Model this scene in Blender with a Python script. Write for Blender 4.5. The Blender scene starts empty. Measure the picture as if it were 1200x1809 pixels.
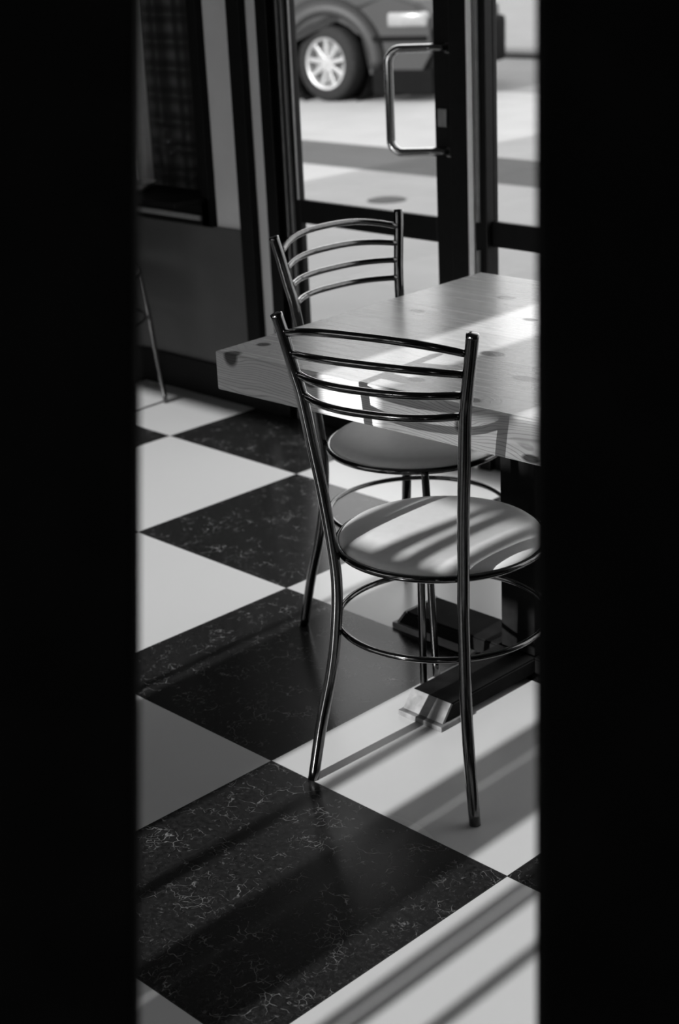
import bpy, bmesh, math, random
from mathutils import Vector, Matrix, Euler
random.seed(4)
scene = bpy.context.scene
COL = scene.collection
T = 0.6                                     # floor tile size in metres

# ---------------------------------------------------------------- camera
cam_d = bpy.data.cameras.new('camera')
cam = bpy.data.objects.new('camera', cam_d); COL.objects.link(cam)
cam.location = (7.44172334*T, -5.9356274*T, 2.58374011*T)
cam.rotation_euler = (1.20640287, 0.04572027, 0.78874627)
cam_d.sensor_fit = 'VERTICAL'; cam_d.sensor_height = 36.0
cam_d.lens = 2758.46/1809*36.0
cam_d.clip_start = 0.02; cam_d.clip_end = 300
cam_d.dof.use_dof = True
cam_d.dof.focus_distance = 2.70
cam_d.dof.aperture_fstop = 4.6
scene.camera = cam

# ---------------------------------------------------------------- world, sun, exposure
SKY = 2.6
world = bpy.data.worlds.new('world'); scene.world = world; world.use_nodes = True
wn = world.node_tree; wn.nodes.clear()
wo = wn.nodes.new('ShaderNodeOutputWorld'); wb = wn.nodes.new('ShaderNodeBackground')
wb.inputs['Color'].default_value = (1, 1, 1, 1); wb.inputs['Strength'].default_value = SKY
wn.links.new(wb.outputs[0], wo.inputs[0])
SUN_DIR = Vector((-0.02, 1.0, -math.tan(math.radians(22.0)))).normalized()
sd = bpy.data.lights.new('sun', 'SUN'); sd.energy = 9.5; sd.angle = math.radians(0.38)
sun = bpy.data.objects.new('sun', sd); COL.objects.link(sun)
sun.rotation_euler = SUN_DIR.to_track_quat('-Z', 'Y').to_euler(); sun.location = (2.6, -9, 4)
vs = scene.view_settings
vs.view_transform = 'Standard'; vs.look = 'None'; vs.exposure = 0.0; vs.gamma = 1.0; vs.use_curve_mapping = False
scene.cycles.max_bounces = 10; scene.cycles.diffuse_bounces = 5; scene.cycles.glossy_bounces = 5
scene.cycles.transparent_max_bounces = 12
scene.cycles.sample_clamp_indirect = 6.0

# ---------------------------------------------------------------- material helpers
def new_mat(name):
    m = bpy.data.materials.new(name); m.use_nodes = True
    nt = m.node_tree; nt.nodes.clear()
    out = nt.nodes.new('ShaderNodeOutputMaterial'); b = nt.nodes.new('ShaderNodeBsdfPrincipled')
    nt.links.new(b.outputs[0], out.inputs[0])
    return m, nt, b
class NG:
    def __init__(s, nt): s.nt = nt
    def put(s, inp, v):
        if hasattr(v, 'node'): s.nt.links.new(v, inp)
        elif isinstance(v, (tuple, list)): inp.default_value = v
        else: inp.default_value = v
    def math(s, op, a, b=0.0, c=None, clamp=False):
        n = s.nt.nodes.new('ShaderNodeMath'); n.operation = op; n.use_clamp = clamp
        s.put(n.inputs[0], a); s.put(n.inputs[1], b)
        if c is not None: s.put(n.inputs[2], c)
        return n.outputs[0]
    def vmath(s, op, a, b=None):
        n = s.nt.nodes.new('ShaderNodeVectorMath'); n.operation = op
        s.put(n.inputs[0], a)
        if b is not None: s.put(n.inputs[1], b)
        return n.outputs['Value'] if op in ('LENGTH', 'DOT_PRODUCT', 'DISTANCE') else n.outputs[0]
    def pos(s): return s.nt.nodes.new('ShaderNodeNewGeometry').outputs['Position']
    def objc(s): return s.nt.nodes.new('ShaderNodeTexCoord').outputs['Object']
    def xyz(s, v):
        n = s.nt.nodes.new('ShaderNodeSeparateXYZ'); s.put(n.inputs[0], v); return n.outputs
    def comb(s, x, y, z):
        n = s.nt.nodes.new('ShaderNodeCombineXYZ'); s.put(n.inputs[0], x); s.put(n.inputs[1], y); s.put(n.inputs[2], z); return n.outputs[0]
    def noise(s, v, scale, detail=3, rough=.5, dist=0.0):
        n = s.nt.nodes.new('ShaderNodeTexNoise'); s.put(n.inputs['Vector'], v)
        n.inputs['Scale'].default_value = scale; n.inputs['Detail'].default_value = detail
        n.inputs['Roughness'].default_value = rough; n.inputs['Distortion'].default_value = dist
        return n.outputs
    def vor(s, v, scale, feature='DISTANCE_TO_EDGE'):
        n = s.nt.nodes.new('ShaderNodeTexVoronoi'); n.feature = feature; s.put(n.inputs['Vector'], v)
        n.inputs['Scale'].default_value = scale; return n.outputs
    def mr(s, v, a, b, c, d):
        n = s.nt.nodes.new('ShaderNodeMapRange'); s.put(n.inputs[0], v)
        for i, q in enumerate((a, b, c, d)): s.put(n.inputs[i+1], q)
        return n.outputs[0]
    def mix(s, f, a, b): # float mix
        n = s.nt.nodes.new('ShaderNodeMix'); n.data_type = 'FLOAT'
        s.put(n.inputs[0], f); s.put(n.inputs[2], a); s.put(n.inputs[3], b); return n.outputs[0]
    def grey(s, v): return s.comb(v, v, v)
    def bump(s, h, strength, dist=.001):
        n = s.nt.nodes.new('ShaderNodeBump'); n.inputs['Strength'].default_value = strength
        n.inputs['Distance'].default_value = dist; s.put(n.inputs['Height'], h); return n.outputs[0]

def simple(name, base, rough=.5, metal=0.0, var=.15, scale=30, rvar=0.0, coat=0.0, spec=.5, bump=0.0):
    m, nt, b = new_mat(name); g = NG(nt)
    n = g.noise(g.objc(), scale, 4)[0]
    nt.links.new(g.grey(g.mr(n, .3, .7, base*(1-var), base*(1+var))), b.inputs['Base Color'])
    b.inputs['Metallic'].default_value = metal
    if rvar: nt.links.new(g.mr(g.noise(g.objc(), scale*2.3, 3)[0], .35, .65, rough, rough+rvar), b.inputs['Roughness'])
    else: b.inputs['Roughness'].default_value = rough
    b.inputs['Coat Weight'].default_value = coat; b.inputs['Coat Roughness'].default_value = .06
    b.inputs['Specular IOR Level'].default_value = spec
    if bump: nt.links.new(g.bump(n, bump), b.inputs['Normal'])
    return m

M = {}
M['wall'] = simple('painted_plaster', .52, .7, var=.04, scale=8)
M['wainscot'] = simple('wainscot_board', .065, .6, var=.12, scale=5)
M['dark_wall'] = simple('dark_interior_paint', .035, .7, var=.1, scale=4)
M['ceiling'] = simple('ceiling_paint', .09, .8, var=.05, scale=4)
M['black'] = simple('matt_black_paint', .008, .95, var=.2, scale=14, spec=.02)
M['frame'] = simple('dark_anodised_aluminium', .006, .45, metal=0.0, var=.2, scale=40, spec=.14)
M['alu'] = simple('painted_sheen_aluminium', .92, .30, metal=.0, var=.05, scale=40)  # near-white base stands in for light reflected by the metal strips
M['bead'] = simple('grey_bead_highlight', .22, .35, var=.1, scale=40)  # grey tone paints highlight lines on the dark frames; also the lock
M['trim'] = simple('dark_trim_paint', .006, .55, var=.1, scale=20, spec=.12)
M['chrome'] = simple('worn_chrome_tube', .052, .15, metal=1.0, var=.3, scale=140, rvar=.08, coat=1.0, bump=.022)
M['handle'] = simple('polished_steel', .45, .14, metal=1.0, var=.04, scale=30)
M['vinyl'] = simple('pale_seat_vinyl', .50, .5, spec=.2, var=.03, scale=60, bump=.15)
M['pedestal'] = simple('worn_dark_wood', .006, .8, var=.5, scale=18, bump=.3, spec=.04)
M['foot_edge'] = simple('sunlit_wood_edge', .12, .5, var=.35, scale=40, bump=.5)  # paler copy of the pedestal wood: sunlight painted into the colour
M['pavement'] = simple('pale_concrete_paving', .215, .85, var=.07, scale=2.2)
M['gutter'] = simple('damp_asphalt', .028, .8, var=.18, scale=2.5)
M['road'] = simple('street_asphalt', .12, .85, var=.08, scale=1.5)
M['paint'] = simple('grey_car_paint', .021, .5, metal=.0, var=.05, scale=3, coat=.0, spec=.2)
M['tyre'] = simple('tyre_rubber', .014, .8, var=.2, scale=30, spec=.1)
M['rim'] = simple('silver_alloy_wheel', .30, .32, metal=.5, var=.05, scale=10)
M['cladding'] = simple('black_car_plastic', .004, .8, var=.1, scale=20, spec=.04)
M['lamp'] = simple('headlamp_lens', .16, .2, var=.1, scale=20, coat=.5)
M['facade'] = simple('building_render', .34, .8, var=.1, scale=1.2)
M['dish'] = simple('pale_ceramic', .5, .3, var=.05, scale=20)

def glass_mat():
    m = bpy.data.materials.new('window_glass'); m.use_nodes = True
    nt = m.node_tree; nt.nodes.clear(); out = nt.nodes.new('ShaderNodeOutputMaterial')
    tr = nt.nodes.new('ShaderNodeBsdfTransparent'); gl = nt.nodes.new('ShaderNodeBsdfGlossy')
    gl.inputs['Roughness'].default_value = .01
    mx = nt.nodes.new('ShaderNodeMixShader'); lw = nt.nodes.new('ShaderNodeValue'); lw.outputs[0].default_value = .05
    tr.inputs[0].default_value = (.96, .96, .96, 1)
    nt.links.new(lw.outputs[0], mx.inputs[0]); nt.links.new(tr.outputs[0], mx.inputs[1]); nt.links.new(gl.outputs[0], mx.inputs[2])
    nt.links.new(mx.outputs[0], out.inputs[0]); return m
M['glass'] = glass_mat()

def floor_mat():
    m, nt, b = new_mat('checker_marble_tiles'); g = NG(nt)
    P = g.pos(); x, y, z = g.xyz(P)
    u = g.math('DIVIDE', x, T); v = g.math('DIVIDE', y, T)
    s = g.math('ADD', g.math('FLOOR', u), g.math('FLOOR', v))
    odd = g.math('FLOORED_MODULO', s, 2.0)                 # 0 dark, 1 white
    # grout
    fu = g.math('FRACT', u); fv = g.math('FRACT', v)
    eu = g.math('MINIMUM', fu, g.math('SUBTRACT', 1.0, fu)); ev = g.math('MINIMUM', fv, g.math('SUBTRACT', 1.0, fv))
    e = g.math('MINIMUM', eu, ev); grout = g.math('LESS_THAN', e, 0.0016)
    # per-tile offset so every tile has its own veins
    off = g.comb(g.math('MULTIPLY', g.math('FLOOR', u), 7.3), g.math('MULTIPLY', g.math('FLOOR', v), 3.1), 0.0)
    Q = g.vmath('ADD', P, off)
    warp = g.noise(Q, 9.0, 4, .6)[1]
    Qw = g.vmath('ADD', Q, g.vmath('SCALE', g.vmath('SUBTRACT', warp, (.5, .5, .5))))
    for n in nt.nodes:
        if n.type == 'VECT_MATH' and n.operation == 'SCALE': n.inputs['Scale'].default_value = .09
    d1 = g.vor(Qw, 27.0)[0]; d2 = g.vor(Qw, 60.0)[0]
    mask = g.mr(g.noise(Q, 11.0, 4, .75)[0], .53, .68, 0, 1)
    mask2 = g.mr(g.noise(g.vmath('ADD', Q, (5., 2., 0.)), 16.0, 4, .8)[0], .52, .68, 0, 1)
    v1 = g.math('MULTIPLY', g.mr(d1, 0, .024, 1, 0), mask); v2 = g.math('MULTIPLY', g.mr(d2, 0, .05, 1, 0), mask2)
    vein = g.math('MAXIMUM', v1, g.math('MULTIPLY', v2, .7))
    cloud = g.mr(g.noise(Q, 110.0, 5, .8)[0], .35, .75, .003, .021)
    dark = g.math('ADD', cloud, g.math('MULTIPLY', vein, .20))
    white = g.mr(g.noise(Q, 3.0, 4)[0], .1, .9, .375, .385)
    c = g.mix(odd, dark, white)
    c = g.mix(grout, c, .02)
    nt.links.new(g.grey(c), b.inputs['Base Color'])
    r = g.mr(g.noise(P, 2.0, 1)[0], 0., 1., .15, .27)
    nt.links.new(g.math('ADD', r, g.math('MULTIPLY', odd, .04)), b.inputs['Roughness'])
    b.inputs['Specular IOR Level'].default_value = .22
    return m
M['floor'] = floor_mat()

def pine_mat():
    m, nt, b = new_mat('varnished_pine'); g = NG(nt)
    P = g.objc(); x, y, z = g.xyz(P)                       # tabletop local coordinates, grain along x
    knots = [(-.38, .005+(-.425), .035, .020, .016), (-.378, -.335, .035, .016, .012), (.045, -.352, .04, .019, .011),
             (-.215, .25, .04, .024, .013), (.05, -.135, .04, .026, .014), (.205, -.235, .04, .026, .012), (-.16, -.425, .018, .018, .011),
             (.21, -.395, .04, .018, .010), (.212, -.425, -.0, .020, .015), (-.5+.02, .2, .04, .03, .02), (.36, -.425, -.03, .022, .008),
             (-.30, .05, .04, .02, .010), (-.05, .12, .04, .018, .009)]
    field = 0.0; dark = 0.0
    for kx, ky, kz, a, c in knots:
        if kz > .03: a, c = a*1.15, c*1.35
        dx = g.math('DIVIDE', g.math('SUBTRACT', x, kx), a)
        dy = g.math('DIVIDE', g.math('SUBTRACT', y, ky), c)
        dz = g.math('DIVIDE', g.math('SUBTRACT', z, kz), c*1.1)
        r2 = g.math('ADD', g.math('ADD', g.math('MULTIPLY', dx, dx), g.math('MULTIPLY', dy, dy)), g.math('MULTIPLY', dz, dz))
        bumpf = g.math('DIVIDE', 1.0, g.math('ADD', 1.0, g.math('MULTIPLY', r2, .22)))
        field = g.math('ADD', field, bumpf)
        dk = g.mr(r2, .45, 1.1, 1, 0)
        dark = g.math('MAXIMUM', dark, dk)
    plank = g.math('FLOOR', g.math('DIVIDE', g.math('ADD', y, .02), .142))
    warp = g.noise(g.comb(g.math('MULTIPLY', x, 1.6), g.math('ADD', g.math('MULTIPLY', y, 7.), g.math('MULTIPLY', plank, 3.7)), g.math('MULTIPLY', z, 7.)), 1.4, 3)[0]
    ring = g.math('ADD', g.math('ADD', g.math('MULTIPLY', z, 420.), g.math('MULTIPLY', y, 110.)), g.math('ADD', g.math('MULTIPLY', warp, 34.), g.math('MULTIPLY', field, 9.)))
    w = g.math('SINE', g.math('MULTIPLY', ring, 2.6))
    line = g.mr(w, .45, 1.0, 0, 1)
    fine = g.noise(g.comb(g.math('MULTIPLY', x, 3.), g.math('MULTIPLY', y, 140.), g.math('MULTIPLY', z, 140.)), 1.0, 3)[0]
    base = g.mr(fine, .3, .7, .445, .49)
    tone = g.noise(g.comb(g.math('MULTIPLY', plank, 5.3), 0.0, 0.0), 1.0, 0)[0]
    base = g.math('MULTIPLY', base, g.mr(tone, .3, .7, .86, 1.08))
    _, ny, _ = g.xyz(nt.nodes.new('ShaderNodeNewGeometry').outputs['Normal'])
    topness = g.mr(g.math('ABSOLUTE', ny), .3, .7, .10, .34)
    c = g.math('MULTIPLY', base, g.math('SUBTRACT', 1.0, g.math('MULTIPLY', line, topness)))
    c = g.math('MULTIPLY', c, g.math('SUBTRACT', 1.0, g.math('MULTIPLY', dark, .86)))
    pf = g.math('FRACT', g.math('DIVIDE', g.math('ADD', y, .02), .142))
    seam = g.math('MULTIPLY', g.math('LESS_THAN', pf, .012), .35)
    c = g.math('MULTIPLY', c, g.math('SUBTRACT', 1.0, seam))
    nt.links.new(g.grey(c), b.inputs['Base Color'])
    nt.links.new(g.mr(fine, .3, .7, .20, .30), b.inputs['Roughness']); b.inputs['Specular IOR Level'].default_value = .36
    nt.links.new(g.bump(line, .05), b.inputs['Normal'])
    return m
M['pine'] = pine_mat()

def plaid_mat():
    m, nt, b = new_mat('plaid_cloth'); g = NG(nt)
    x, y, z = g.xyz(g.objc())
    def bands(c, period, ph):
        f = g.math('FRACT', g.math('ADD', g.math('DIVIDE', c, period), ph))
        a = g.mr(g.math('ABSOLUTE', g.math('SUBTRACT', f, .35)), .06, .26, 1, 0)
        h = g.mr(g.math('ABSOLUTE', g.math('SUBTRACT', f, .84)), .03, .09, .7, 0)
        return g.math('MAXIMUM', a, h)
    bx = bands(x, .135, .1); bz = bands(z, .088, .4)
    v = g.math('ADD', g.math('MULTIPLY', g.math('MULTIPLY', bx, bz), .05), g.math('ADD', .016, g.math('MULTIPLY', g.math('ADD', bx, bz), .018)))
    nt.links.new(g.grey(v), b.inputs['Base Color']); b.inputs['Roughness'].default_value = .9
    return m
M['plaid'] = plaid_mat()

# ---------------------------------------------------------------- mesh helpers
def link(name, bm, mat, parent=None, smooth=False, loc=None):
    me = bpy.data.meshes.new(name); bmesh.ops.recalc_face_normals(bm, faces=bm.faces[:]); bm.to_mesh(me); bm.free()
    if smooth:
        for p in me.polygons: p.use_smooth = True
    o = bpy.data.objects.new(name, me); COL.objects.link(o)
    if mat: me.materials.append(mat)
    if parent: o.parent = parent
    if loc: o.location = loc
    return o
def box(bm, x0, x1, y0, y1, z0, z1, bev=0.0, seg=2):
    r = bmesh.ops.create_cube(bm, size=1.0)
    bmesh.ops.scale(bm, vec=(x1-x0, y1-y0, z1-z0), verts=r['verts'])
    bmesh.ops.translate(bm, vec=((x0+x1)/2, (y0+y1)/2, (z0+z1)/2), verts=r['verts'])
    if bev:
        es = list({e for v in r['verts'] for e in v.link_edges})
        bmesh.ops.bevel(bm, geom=es, offset=bev, segments=seg, affect='EDGES', profile=.6)
    return bm
def boxes(*bs, bev=0.0):
    bm = bmesh.new()
    for b in bs: box(bm, *b, bev=bev)
    return bm
def catmull(pts, n=8):
    pts = [Vector(p) for p in pts]; P = [2*pts[0]-pts[1]] + pts + [2*pts[-1]-pts[-2]]; out = []
    for i in range(1, len(P)-2):
        for k in range(n):
            t = k/n; a, b, c, d = P[i-1], P[i], P[i+1], P[i+2]
            out.append(.5*((2*b) + (c-a)*t + (2*a-5*b+4*c-d)*t*t + (3*b-a-3*c+d)*t**3))
    out.append(pts[-1]); return out
def tube(bm, pts, r, seg=14, closed=False, dome=0.0):
    pts = [Vector(p) for p in pts]; n = len(pts); rings = []
    up = None
    for i, p in enumerate(pts):
        if closed: t = (pts[(i+1) % n]-pts[i-1]).normalized()
        else: t = (pts[min(i+1, n-1)]-pts[max(i-1, 0)]).normalized()
        if up is None: up = t.orthogonal().normalized()
        up = (up - t*up.dot(t)).normalized(); s = t.cross(up)
        rr = r[i] if isinstance(r, (list, tuple)) else r
        rings.append([bm.verts.new(p + rr*(math.cos(a)*up + math.sin(a)*s)) for a in [2*math.pi*k/seg for k in range(seg)]])
    m = n if closed else n-1
    for i in range(m):
        A, B = rings[i], rings[(i+1) % n]
        if closed and i == n-1:                      # align seam
            best = min(range(seg), key=lambda o: (A[0].co-B[o].co).length)
            B = B[best:]+B[:best]
        for k in range(seg): bm.faces.new((A[k], A[(k+1) % seg], B[(k+1) % seg], B[k]))
    if not closed:
        for ring, p, q in ((rings[0], pts[0], pts[1]), (rings[-1], pts[-1], pts[-2])):
            if dome:
                t = (p-q).normalized(); rr = (ring[0].co-p).length
                c = bm.verts.new(p + t*dome*rr)
                mid = [bm.verts.new(p + (v.co-p)*.75 + t*dome*rr*.75) for v in ring]
                for k in range(seg):
                    bm.faces.new((ring[k], ring[(k+1) % seg], mid[(k+1) % seg], mid[k])); bm.faces.new((mid[k], mid[(k+1) % seg], c))
            else: bm.faces.new(ring)
    return bm
def lathe(bm, prof, seg=64, c=(0, 0, 0)):
    rings = []
    for r, z in prof:
        if r < 1e-6: rings.append([bm.verts.new((c[0], c[1], c[2]+z))])
        else: rings.append([bm.verts.new((c[0]+r*math.cos(2*math.pi*k/seg), c[1]+r*math.sin(2*math.pi*k/seg), c[2]+z)) for k in range(seg)])
    for A, B in zip(rings, rings[1:]):
        for k in range(seg):
            k2 = (k+1) % seg
            if len(A) == 1 and len(B) == 1: continue
            if len(A) == 1: bm.faces.new((A[0], B[k], B[k2]))
            elif len(B) == 1: bm.faces.new((A[k], A[k2], B[0]))
            else: bm.faces.new((A[k], A[k2], B[k2], B[k]))
    return bm
def prism(bm, outline, axis, a, b):
    """outline: list of 2-d points, extruded along axis 'x' or 'y' from a to b"""
    f = (lambda p, t: (t, p[0], p[1])) if axis == 'x' else (lambda p, t: (p[0], t, p[1]))
    A = [bm.verts.new(f(p, a)) for p in outline]; B = [bm.verts.new(f(p, b)) for p in outline]
    n = len(A)
    for i in range(n): bm.faces.new((A[i], A[(i+1) % n], B[(i+1) % n], B[i]))
    bm.faces.new(A); bm.faces.new(B[::-1]); return bm
def thing(name, label, cat, loc=(0, 0, 0), rz=0.0, group=None):
    o = bpy.data.objects.new(name, None); COL.objects.link(o); o.empty_display_size = .1
    o.location = loc; o.rotation_euler = (0, 0, rz); return tag(o, label, cat, group)
def tag(o, label, cat, group=None):
    o['label'] = label; o['category'] = cat
    if group: o['group'] = group
    return o
def struct(name, bm, mat, parent=None, smooth=False):
    o = link(name, bm, mat, parent, smooth)
    if not parent: o['kind'] = 'structure'
    return o

# ================================================================ SETTING
X0, X1, YF, YB, H = -2.6, 6.2, -5.4, -0.2, 2.75      # room extents: YB = street wall, YF = sunny window wall
struct('floor', boxes((X0, X1, YF, YB+.02, -.05, 0)), M['floor'])
struct('ceiling', boxes((X0, X1, YF-.1, YB+.12, H, H+.1)), M['ceiling'])
struct('wall_left', boxes((X0-.1, X0, YF-.1, YB+.12, -.05, H)), M['dark_wall'])
struct('wall_right', boxes((X1, X1+.1, YF-.1, YB+.12, -.05, H)), M['dark_wall'])

# street wall: windowed part on the left, pale pier, glazed door and glazing on the right
yb = YB
struct('wall_back', boxes((X0, -.80, yb, yb+.12, 0, H), (-.80, .441, yb, yb+.12, 0, .60), (-.80, .441, yb, yb+.12, 2.2, H),
                          (.441, .725, yb, yb+.12, 0, H), (.725, X1, yb, yb+.12, 2.36, H), (4.6, X1, yb, yb+.12, 0, 2.36)), M['wall'])
struct('trim_1', boxes((X0, .588, yb-.012, yb, .12, .60)), M['wainscot'])
struct('baseboard_back', boxes((X0, .725, yb-.026, yb, 0, .12)), M['trim'])
struct('trim_2', boxes((.588, .650, yb-.03, yb, .12, 2.36), bev=.004), M['trim'])
# plaid-curtained window (window_1)
w1 = struct('window_1', boxes((.395, .441, yb-.03, yb+.06, .60, 2.2), (-.80, -.75, yb-.03, yb+.06, .60, 2.2), (-.80, .441, yb-.03, yb+.06, 2.15, 2.2),
                              (-.80, .441, yb-.03, yb+.06, .60, .70), bev=.004), M['trim'])
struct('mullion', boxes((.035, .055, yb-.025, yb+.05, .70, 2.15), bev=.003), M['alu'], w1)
struct('pane', boxes((-.75, .035, yb+.02, yb+.026, .70, 2.15), (.055, .395, yb+.02, yb+.026, .70, 2.15)), M['glass'], w1)
struct('window_ledge', boxes((-.80, .40, yb-.045, yb-.03, .622, .640), bev=.004), M['bead'], w1)
bm = bmesh.new()
nx = 60; rows = []
for k in range(nx+1):
    xx = -.78 + 1.2*k/nx; yy = yb+.075 + .008*math.sin(k*1.1)
    rows.append([bm.verts.new((xx, yy, zz)) for zz in (.62, 1.4, 2.18)])
for A, B in zip(rows, rows[1:]):
    for j in range(2): bm.faces.new((A[j], A[j+1], B[j+1], B[j]))
bmesh.ops.solidify(bm, geom=bm.faces[:], thickness=.004)
c = link('curtain', bm, M['plaid'], smooth=True)
tag(c, 'dark plaid cloth curtain hanging behind the window left of the door', 'curtain')
bm = bmesh.new(); lathe(bm, [(0, .0), (.035, .0), (.075, .03), (.078, .03), (.040, -.004+.008), (0, .008)], 40)
dish = link('dish', bm, M['dish'], smooth=True, loc=(.10, yb-.075+.0, .702))
tag(dish, 'small pale dish on the dark sill under the plaid curtain', 'dish')
struct('sill_board', boxes((-.80, .42, yb-.16, yb-.03, .682, .70), bev=.004), M['trim'], w1)

# glazed street door
XL, XR = .862, 1.438
d1 = struct('door_1', boxes((.725, .775, yb-.03, yb+.02, 0, 2.36), (.815, XL, yb-.01, yb+.012, 0, 2.30),
      (XR, 1.505, yb-.01, yb+.012, 0, 2.30), (XL, XR, yb-.01, yb+.012, .655, .728), (XL, XR, yb-.01, yb+.012, 0, .12), (XL, XR, yb-.01, yb+.012, 2.2, 2.30),
      (.725, 4.6, yb-.03, yb+.02, 2.30, 2.36), bev=.003), M['frame'])
struct('door_gasket', boxes((.775, .815, yb+.0, yb+.012, 0, 2.30)), M['trim'], d1)
struct('bead_highlight', boxes((.801, .806, yb-.014, yb-.004, 0, 2.30), (.830, .836, yb-.02, yb-.009, 0, 2.30), (.856, .860, yb-.016, yb-.009, .728, 2.2), (1.503, 1.511, yb-.012, yb, 0, 2.30), bev=.0), M['bead'], d1)  # lighter strips paint the highlights along the frame ridges
struct('door_jamb', boxes((1.511, 1.578, yb-.03, yb+.02, 0, 2.30), bev=.003), M['frame'], d1)
struct('door_pane', boxes((XL, XR, yb-.001, yb+.005, .728, 2.2), (XL, XR, yb-.001, yb+.005, .12, .655)), M['glass'], d1)
struct('lock', boxes((1.455, 1.487, yb-.018, yb-.01, .985, 1.035), bev=.003), M['bead'], d1)
# pull handle: D-shaped tube, offset over the glass
A = Vector((1.50, yb-.005, 0)); B = Vector((1.355, yb-.105, 0))
z1, z0 = 1.200, .918
D = (B-A).normalized(); rc = .035
def corner(c, a, b, n=8): # fillet
    out = []
    for k in range(n+1):
        t = k/n*math.pi/2; out.append(c + a*math.sin(t) + b*(1-math.cos(t)))
    return out
top0 = Vector((A.x, A.y, z1)); topc = Vector((B.x, B.y, z1)) - D*rc
hp = [top0, top0.lerp(topc, .5)] + corner(topc, D*rc, Vector((0, 0, -rc)))
botc = Vector((B.x, B.y, z0+rc))
hp += [Vector((B.x, B.y, (z0+z1)/2))] + corner(botc, Vector((0, 0, -rc)), -D*rc) + [Vector((A.x, A.y, z0)).lerp(Vector((B.x, B.y, z0))-D*rc, .5), Vector((A.x, A.y, z0))]
hb = tube(bmesh.new(), hp, .0125, 16)
struct('door_handle', hb, M['handle'], d1, smooth=True)
struct('handle_mount', boxes((1.487, 1.513, yb-.02, yb-.008, z1-.015, z1+.015), (1.487, 1.513, yb-.02, yb-.008, z0-.015, z0+.015), bev=.004), M['handle'], d1)
struct('trim_3', boxes((1.577, 1.597, yb-.034, yb+.02, 0, 2.30), bev=.002), M['alu'], smooth=False)  # bright reflection painted as a diffuse near-white base
# fixed glazing right of the door
w2 = struct('window_2', boxes((1.600, 1.642, yb-.03, yb+.02, 0, 2.30), (1.642, 4.6, yb-.01, yb+.012, .664, .735), (1.642, 4.6, yb-.01, yb+.012, 0, .10),
      (2.75, 2.81, yb-.02, yb+.02, 0, 2.30), (3.75, 3.81, yb-.02, yb+.02, 0, 2.30), (4.54, 4.6, yb-.02, yb+.02, 0, 2.30), bev=.003), M['frame'])
struct('bead_highlight', boxes((1.610, 1.620, yb-.042, yb-.03, .735, 2.30), (1.610, 1.620, yb-.042, yb-.03, .10, .655)), M['bead'], w2)
struct('window_pane', boxes((1.642, 4.54, yb-.001, yb+.005, .10, .664), (1.642, 4.54, yb-.001, yb+.005, .735, 2.30)), M['glass'], w2)

# sunny window wall behind and to the left of the camera: its unseen bars are shaped to cut the sunlight into bands
def xw(v): return v + .02*3.7
yf = YF
def solid(a, b, z0, z1, t=.06): return (xw(a), xw(b), yf-t, yf, z0, z1)
WL, WR = 2.405, 3.36
wall = boxes((X0, xw(-.62), yf-.1, yf, 0, H), (xw(1.985), xw(WL), yf-.1, yf, 0, H), (xw(WR), 4.8, yf-.1, yf, 0, H), (5.7, X1, yf-.1, yf, 0, H),
             solid(WL, WR, 0, .80, .1), solid(WL, WR, 2.60, H, .1), solid(-.62, 1.985, 0, .80, .1), solid(-.62, 1.985, 2.09, 2.30, .1), solid(-.62, 1.80, 2.30, 2.62, .1), solid(-.62, 1.985, 2.62, H, .1),
             (4.8, 5.7, yf-.1, yf, 0, .8), (4.8, 5.7, yf-.1, yf, 2.1, H))  # leaves the opening of the added fill window
struct('wall_front', wall, M['dark_wall'])
bars = []
for a, b in ((2.535, 2.570), (2.705, 2.7745), (2.7785, 2.915), (3.022, 3.047), (3.051, 3.075), (3.146, 3.172)): bars.append(solid(a, b, .80, 1.88))
bars.append(solid(WL, WR, 1.88, 1.972)); bars.append(solid(WL, WR, 2.102, 2.17))
for a, b in ((2.683, 2.724), (2.738, 2.745), (2.766, 2.80)): bars.append(solid(a, b, 1.972, 2.102))
bars.append(solid(2.568, 2.862, 2.290, 2.60))
for k in range(103):
    a = 2.552 + .0078*k
    bars.append(solid(a, a+.0051, 2.17, 2.290))  # unseen slats added to let only part of the sun onto the table edge
bm = boxes(*bars)
for q in ([(2.478, 1.97), (2.555, 1.97), (2.507, 2.104), (2.478, 2.104)], [(2.618, 1.97), (2.668, 1.97), (2.672, 2.104), (2.648, 2.104)]):
    prism(bm, [(xw(a), z) for a, z in q], 'y', yf-.06, yf)  # unseen slanted blocks added to shape the light patch on the seat
w3 = struct('window_3', bm, M['frame'])
struct('window_4', boxes(solid(1.935, 1.958, .80, 2.09), solid(-.14, -.10, .80, 2.09)), M['frame'])
struct('fill_window_5', boxes((5.23, 5.27, yf-.06, yf, .8, 2.1)), M['frame'])  # unseen window added so bounced sun brightens the room from behind

# outdoors
struct('ground', boxes((-40, 30, YB+.02, 3.80, -.06, -.005)), M['pavement'])
struct('trim_4', boxes((-40, 30, 3.80, 4.62, -.06, -.004)), M['gutter'])
struct('trim_5', boxes((-40, 30, 4.62, 7.75, -.06, -.005)), M['pavement'])
struct('trim_6', boxes((-40, 30, 7.75, 10.4, -.06, -.005)), M['road'])
struct('trim_7', boxes((-40, 30, 10.4, 10.7, -.06, .05)), M['gutter'])
struct('trim_8', boxes((-40, 30, 10.7, 22, -.06, .04)), M['road'])
bm = bmesh.new(); lathe(bm, [(0, .004), (.10, .004), (.115, 0), (.12, -.004)], 40)
o = link('drain_cover', bm, M['gutter'], smooth=False, loc=(-1.88, 3.03, -.003))
tag(o, 'small dark round drain cover in the pale pavement outside the door', 'drain cover')

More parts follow.
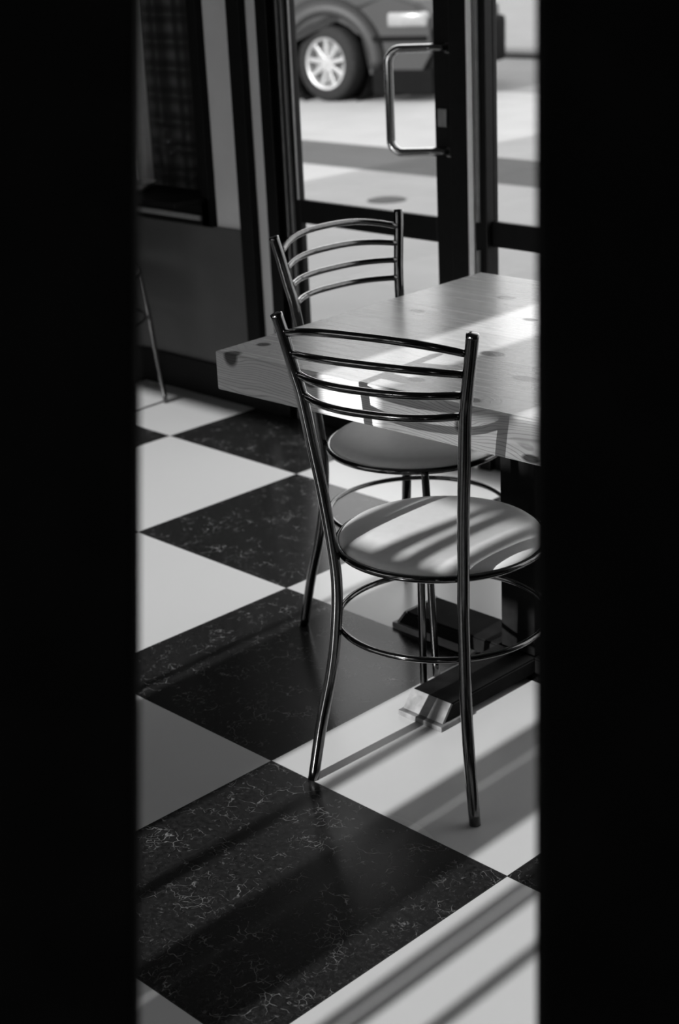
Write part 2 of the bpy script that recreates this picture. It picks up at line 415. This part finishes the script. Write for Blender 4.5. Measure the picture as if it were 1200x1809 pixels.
# ================================================================ CAR
def make_car():
    dirv = Vector((math.cos(math.radians(20)), math.sin(math.radians(20)), 0))
    root = thing('car', 'grey car parked across the street, front wheel seen through the door glass', 'car', (-5.965, 6.66, -.005), math.radians(20))
    R = .425; WB = -2.70
    def arch(cx, n=16): return [(cx + R*math.cos(a), .33 + R*math.sin(a)) for a in [math.pi*(k/n) for k in range(n+1)]]
    low = .24
    out = [(1.02, .42), (.92, low+.02)]
    a1 = arch(0); out += [(R, low)] + a1 + [(-R, low)]
    a2 = arch(WB); out += [(WB+R, low)] + a2 + [(WB-R, low)]
    out += [(WB-.85, low+.1), (WB-.92, .60), (WB-.86, .98), (WB-.70, 1.02), (-.4, .98), (.6, .93), (.86, .84), (1.0, .72)]
    bm = bmesh.new()
    W = 1.78
    ys = [0, .03, .10, W-.10, W-.03, W]
    def section(y):
        k = .05 if y in (0, W) else (.02 if y in (.03, W-.03) else 0)
        return [(p[0]*(1-k*.3), p[1] - (k*.8 if p[1] > .6 else 0)) for p in out]
    rings = [[bm.verts.new((p[0], y, p[1])) for p in section(y)] for y in ys]
    n = len(out)
    for A_, B_ in zip(rings, rings[1:]):
        for i in range(n): bm.faces.new((A_[i], A_[(i+1) % n], B_[(i+1) % n], B_[i]))
    bm.faces.new(rings[0]); bm.faces.new(rings[-1][::-1])
    bmesh.ops.triangulate(bm, faces=[f for f in bm.faces if len(f.verts) > 4])
    bmesh.ops.translate(bm, vec=(0, -.16, 0), verts=bm.verts[:])
    body = link('body', bm, M['paint'], root)
    bm = bmesh.new()
    prism(bm, [(.35, .94), (-.35, 1.45), (-2.2, 1.50), (-3.35, 1.02)], 'y', -.16+.12, -.16+W-.12)
    bmesh.ops.bevel(bm, geom=bm.edges[:], offset=.06, segments=3, affect='EDGES')
    link('cabin', bm, M['paint'], root, smooth=False)
    bm = bmesh.new(); prism(bm, [(.12, .98), (-.40, 1.39), (-1.15, 1.42), (-1.15, .98)], 'y', -.16+.108, -.16+.122)
    link('side_window', bm, M['cladding'], root)
    bm = bmesh.new(); prism(bm, [(-1.22, .98), (-1.22, 1.42), (-2.1, 1.42), (-2.9, 1.02)], 'y', -.16+.108, -.16+.122)
    link('side_window', bm, M['cladding'], root)
    # flared arches
    for cx in (0, WB):
        bm = bmesh.new(); pts = []
        n = 24; prof = []
        for k in range(n+1):
            a = math.pi*(k/n)*1.06 - .03*math.pi
            prof.append([bm.verts.new((cx + r*math.cos(a), yy, .33 + r*math.sin(a))) for r, yy in ((R-.01, -.14), (R-.005, -.175), (R+.03, -.185), (R+.16, -.158))])
        for A_, B_ in zip(prof, prof[1:]):
            for j in range(3): bm.faces.new((A_[j], A_[j+1], B_[j+1], B_[j]))
            bm.faces.new((A_[3], A_[0], B_[0], B_[3]))
        bm.faces.new(prof[0]); bm.faces.new(prof[-1][::-1])
        link('fender_flare', bm, M['paint'], root, smooth=True)
        bm = bmesh.new(); lathe(bm, [(R-.01, -.0), (R-.01, .35), (0, .35)], 40)
        bmesh.ops.rotate(bm, cent=(0, 0, 0), matrix=Matrix.Rotation(-math.pi/2, 3, 'X'), verts=bm.verts[:])
        bmesh.ops.translate(bm, vec=(cx, -.13, .33), verts=bm.verts[:])
        link('wheel_well', bm, M['tyre'], root)
    link('sill_shade_strip', boxes((-2.25, -.44, -.170, -.10, .06, .30), (.44, 1.02, -.170, -.06, .06, .28), bev=.02), M['cladding'], root)  # black strip below the sill paints the shadow under the car
    link('side_moulding', boxes((-2.2, -.46, -.185, -.15, .52, .56), bev=.01), M['cladding'], root)
    link('side_moulding', boxes((.46, .97, -.185, -.15, .52, .56), bev=.01), M['cladding'], root)
    bm = boxes((.60, .98, -.178, -.10, .63, .76), bev=.03); link('headlamp', bm, M['lamp'], root, smooth=True)
    bm = boxes((.90, 1.08, -.12, W-.20, .20, .62), bev=.05); link('bumper', bm, M['cladding'], root, smooth=True)
    def wheel(cx, cy, steer, flip=1):
        bm = bmesh.new()
        lathe(bm, [(.225, -.10), (.30, -.105), (.325, -.085), (.332, -.05), (.332, .05), (.325, .085), (.30, .105), (.225, .10)], 56)
        bmesh.ops.rotate(bm, cent=(0, 0, 0), matrix=Matrix.Rotation(math.pi/2, 3, 'X'), verts=bm.verts[:])
        t = link('tyre', bm, M['tyre'], root, smooth=True, loc=(cx, cy, .332)); t.rotation_euler = (0, 0, steer)
        bm = bmesh.new()
        lathe(bm, [(.232, .085), (.232, .098), (.205, .090), (.196, .06), (.19, .0), (.0, -.005)], 56)
        lathe(bm, [(.0, .082), (.035, .080), (.045, .06), (.04, .0)], 30)
        for k in range(9):
            a = 2*math.pi*k/9
            p = bmesh.new(); box(p, .03, .215, -.020, .020, .052, .078, bev=.008)
            bmesh.ops.rotate(p, cent=(0, 0, 0), matrix=Matrix.Rotation(a+.2, 3, 'Z'), verts=p.verts[:])
            me = bpy.data.meshes.new('t'); p.to_mesh(me); p.free(); bm.from_mesh(me); bpy.data.meshes.remove(me)
        bmesh.ops.rotate(bm, cent=(0, 0, 0), matrix=Matrix.Rotation(math.pi/2, 3, 'X'), verts=bm.verts[:])
        r = link('rim', bm, M['rim'], t, smooth=False)
    wheel(0, -.055, math.radians(-14)); wheel(WB, -.055, 0)
    wheel(0, W-.26, math.radians(-14)); wheel(WB, W-.26, 0)
make_car()

# ================================================================ TABLE
tb = thing('table', 'square pine-topped pedestal table with a thick knotty top', 'table', (2.521, -1.135, 0), 0)
TOP_ROT = math.radians(1.8)
bm = boxes((-.425, .425, -.425, .425, -.04, .04), bev=.004)
top = link('tabletop', bm, M['pine'], tb, loc=(.0, -.052, .71)); top.rotation_euler = (0, 0, TOP_ROT)
link('column', boxes((-.046, .046, -.046, .046, .047, .655), bev=.003), M['pedestal'], tb)
link('top_plate', boxes((-.16, .16, -.16, .16, .655, .67), bev=.002), M['pedestal'], tb)
def foot(axis, side):
    o = [(.04*0, .012), (.352, .012), (.325, .048), (.0, .048)]
    bm = bmesh.new()
    prism(bm, [(side*p[0], p[1]) for p in o], 'x' if axis == 'y' else 'y', -.055, .055)
    bmesh.ops.bevel(bm, geom=bm.edges[:], offset=.0035, segments=2, affect='EDGES')
    f = link('foot', bm, M['pedestal'], tb)
    e = [side*.310, side*.362]; e.sort()
    b2 = bmesh.new()
    # chamfer and glide, sunlight painted on as a paler wood tone
    t = .0015
    ch = [(side*(.352+t*1.2), .014), (side*(.325+t), .048+t), (side*.320, .044), (side*.347, .011)]
    prism(b2, ch, 'x' if axis == 'y' else 'y', -.054, .054)
    link('chamfer', b2, M['foot_edge'], f)
    g2 = boxes((-.060, .060, min(side*.28, side*.364), max(side*.28, side*.364), 0, .012) if axis == 'y' else (min(side*.28, side*.364), max(side*.28, side*.364), -.060, .060, 0, .012), bev=.002)
    link('glide', g2, M['foot_edge'], f)
for ax in 'xy':
    for s in (-1, 1): foot(ax, s)

# ================================================================ CHAIRS
SC = (0, .215)
def bar_path(w, d, z, bow, arch, n=28):
    pts = []
    for k in range(n+1):
        t = -1 + 2*k/n; s = 1-abs(t)**2.6
        pts.append((w*t, d-bow*s, z + arch*s))
    return pts
def make_chair(label, loc, rz):
    root = thing('metal_chair', label, 'chair', loc, rz)
    post = [(.175, 0, .0), (.158, .015, .12), (.143, .034, .22), (.136, .045, .30), (.132, .051, .39), (.135, .048, .468), (.143, .037, .58), (.153, .025, .68),
            (.162, .014, .769), (.169, .008, .808), (.176, .003, .845), (.183, -.002, .882), (.190, -.008, .917)]
    for s in (-1, 1):
        link('back_post', tube(bmesh.new(), catmull([(s*p[0], p[1], p[2]) for p in post], 6), .0110, 18, dome=.12), M['chrome'], root, smooth=True)
    for s in (-1, 1):
        pts = [(s*.159, .412, 0), (s*.148, .392, .18), (s*.142, .383, .30), (s*.134, .372, .40), (s*.130, .365, .452)]
        link('front_leg', tube(bmesh.new(), catmull(pts, 6), .0082, 16), M['chrome'], root, smooth=True)
    for w, d, z, bow, arch in ((.155, .016, .769, .055, 0), (.162, .009, .808, .052, .002), (.169, .004, .845, .050, .012), (.177, -.001, .882, .050, .024)):
        link('back_bar', tube(bmesh.new(), bar_path(w, d, z, bow, arch), .0069, 14), M['chrome'], root, smooth=True)
    circ = lambda r, z, n=72: [(SC[0]+r*math.cos(2*math.pi*k/n), SC[1]+r*math.sin(2*math.pi*k/n), z) for k in range(n)]
    link('seat_rim', tube(bmesh.new(), circ(.196, .452), .0068, 14, closed=True), M['chrome'], root, smooth=True)
    link('foot_ring', tube(bmesh.new(), circ(.201, .297), .0058, 12, closed=True), M['chrome'], root, smooth=True)
    bm = lathe(bmesh.new(), [(0, .446), (.186, .446), (.191, .450), (.1925, .456), (.190, .463), (.182, .4695), (.165, .4745), (.13, .4785), (.08, .4805), (0, .481)], 96, (SC[0], SC[1], 0))
    link('seat', bm, M['vinyl'], root, smooth=True)
    for s in (-1, 1):
        p = bmesh.new(); bmesh.ops.create_uvsphere(p, u_segments=16, v_segments=10, radius=.0085)
        bmesh.ops.translate(p, vec=(s*.137, .050, .297), verts=p.verts[:])
        link('weld', p, M['chrome'], root, smooth=True)
    return root
make_chair('metal chair nearest the viewer, back turned, its round seat striped with sunlight', (2.683, -1.753, 0), math.radians(13.22))
make_chair('metal chair left of the pine table, its seat half under the tabletop', (1.997, -1.147, 0), math.radians(-91.5))
make_chair('blurred dark metal chair near the plaid-curtained window, one leg showing', (-.115, -.53, 0), math.radians(-90))

# ================================================================ DARK BOARDS NEAR THE CAMERA
Cv = cam.location.copy(); Rm = cam.rotation_euler.to_matrix()
Rv, Uv, Fv = Rm @ Vector((1, 0, 0)), Rm @ Vector((0, 1, 0)), Rm @ Vector((0, 0, -1))
P0 = Vector((3.791, -2.914, 1.194))
yaw = math.atan2(.709, .704)
lean = math.radians(20.9)
def board(s0, s1, label):
    # a long board standing on the floor and leaning away against a ceiling-hung rail
    L = 2.06
    bm = boxes((s0, s1, 0, .03, 0, L), bev=.004)
    o = link('leaning_board', bm, M['black'])
    right = Vector((.704, .709, -.046)); up = Vector((-.223, .281, .933)); back = up.cross(right)
    rot = Matrix((right, back, up)).transposed().normalized().to_4x4()
    t = (P0.z + min(right.z*s0, right.z*s1))/up.z - .012
    base = P0 - up*t
    o.matrix_world = Matrix.Translation(base) @ rot
    tag(o, label, 'board'); return o, base, rot
b1, base, rot = board(-.345, -.132, 'out-of-focus black board filling the left edge of the photo')
b2, base, rot = board(.128, .345, 'out-of-focus black board filling the right edge of the photo')
# ceiling-hung rail the boards lean against
up = rot.to_3x3() @ Vector((0, 0, 1))
pt = base + up*1.96 ; zt = pt.z
bm = boxes((-.40, .40, .062, .102, zt-.08, zt+.02), (-.33, -.31, .072, .092, zt+.02, H), (.31, .33, .072, .092, zt+.02, H), bev=.002)
o = struct('trim_9', bm, M['black'])
o.matrix_world = Matrix.Translation((pt.x, pt.y, 0)) @ Matrix.Rotation(yaw, 4, 'Z')
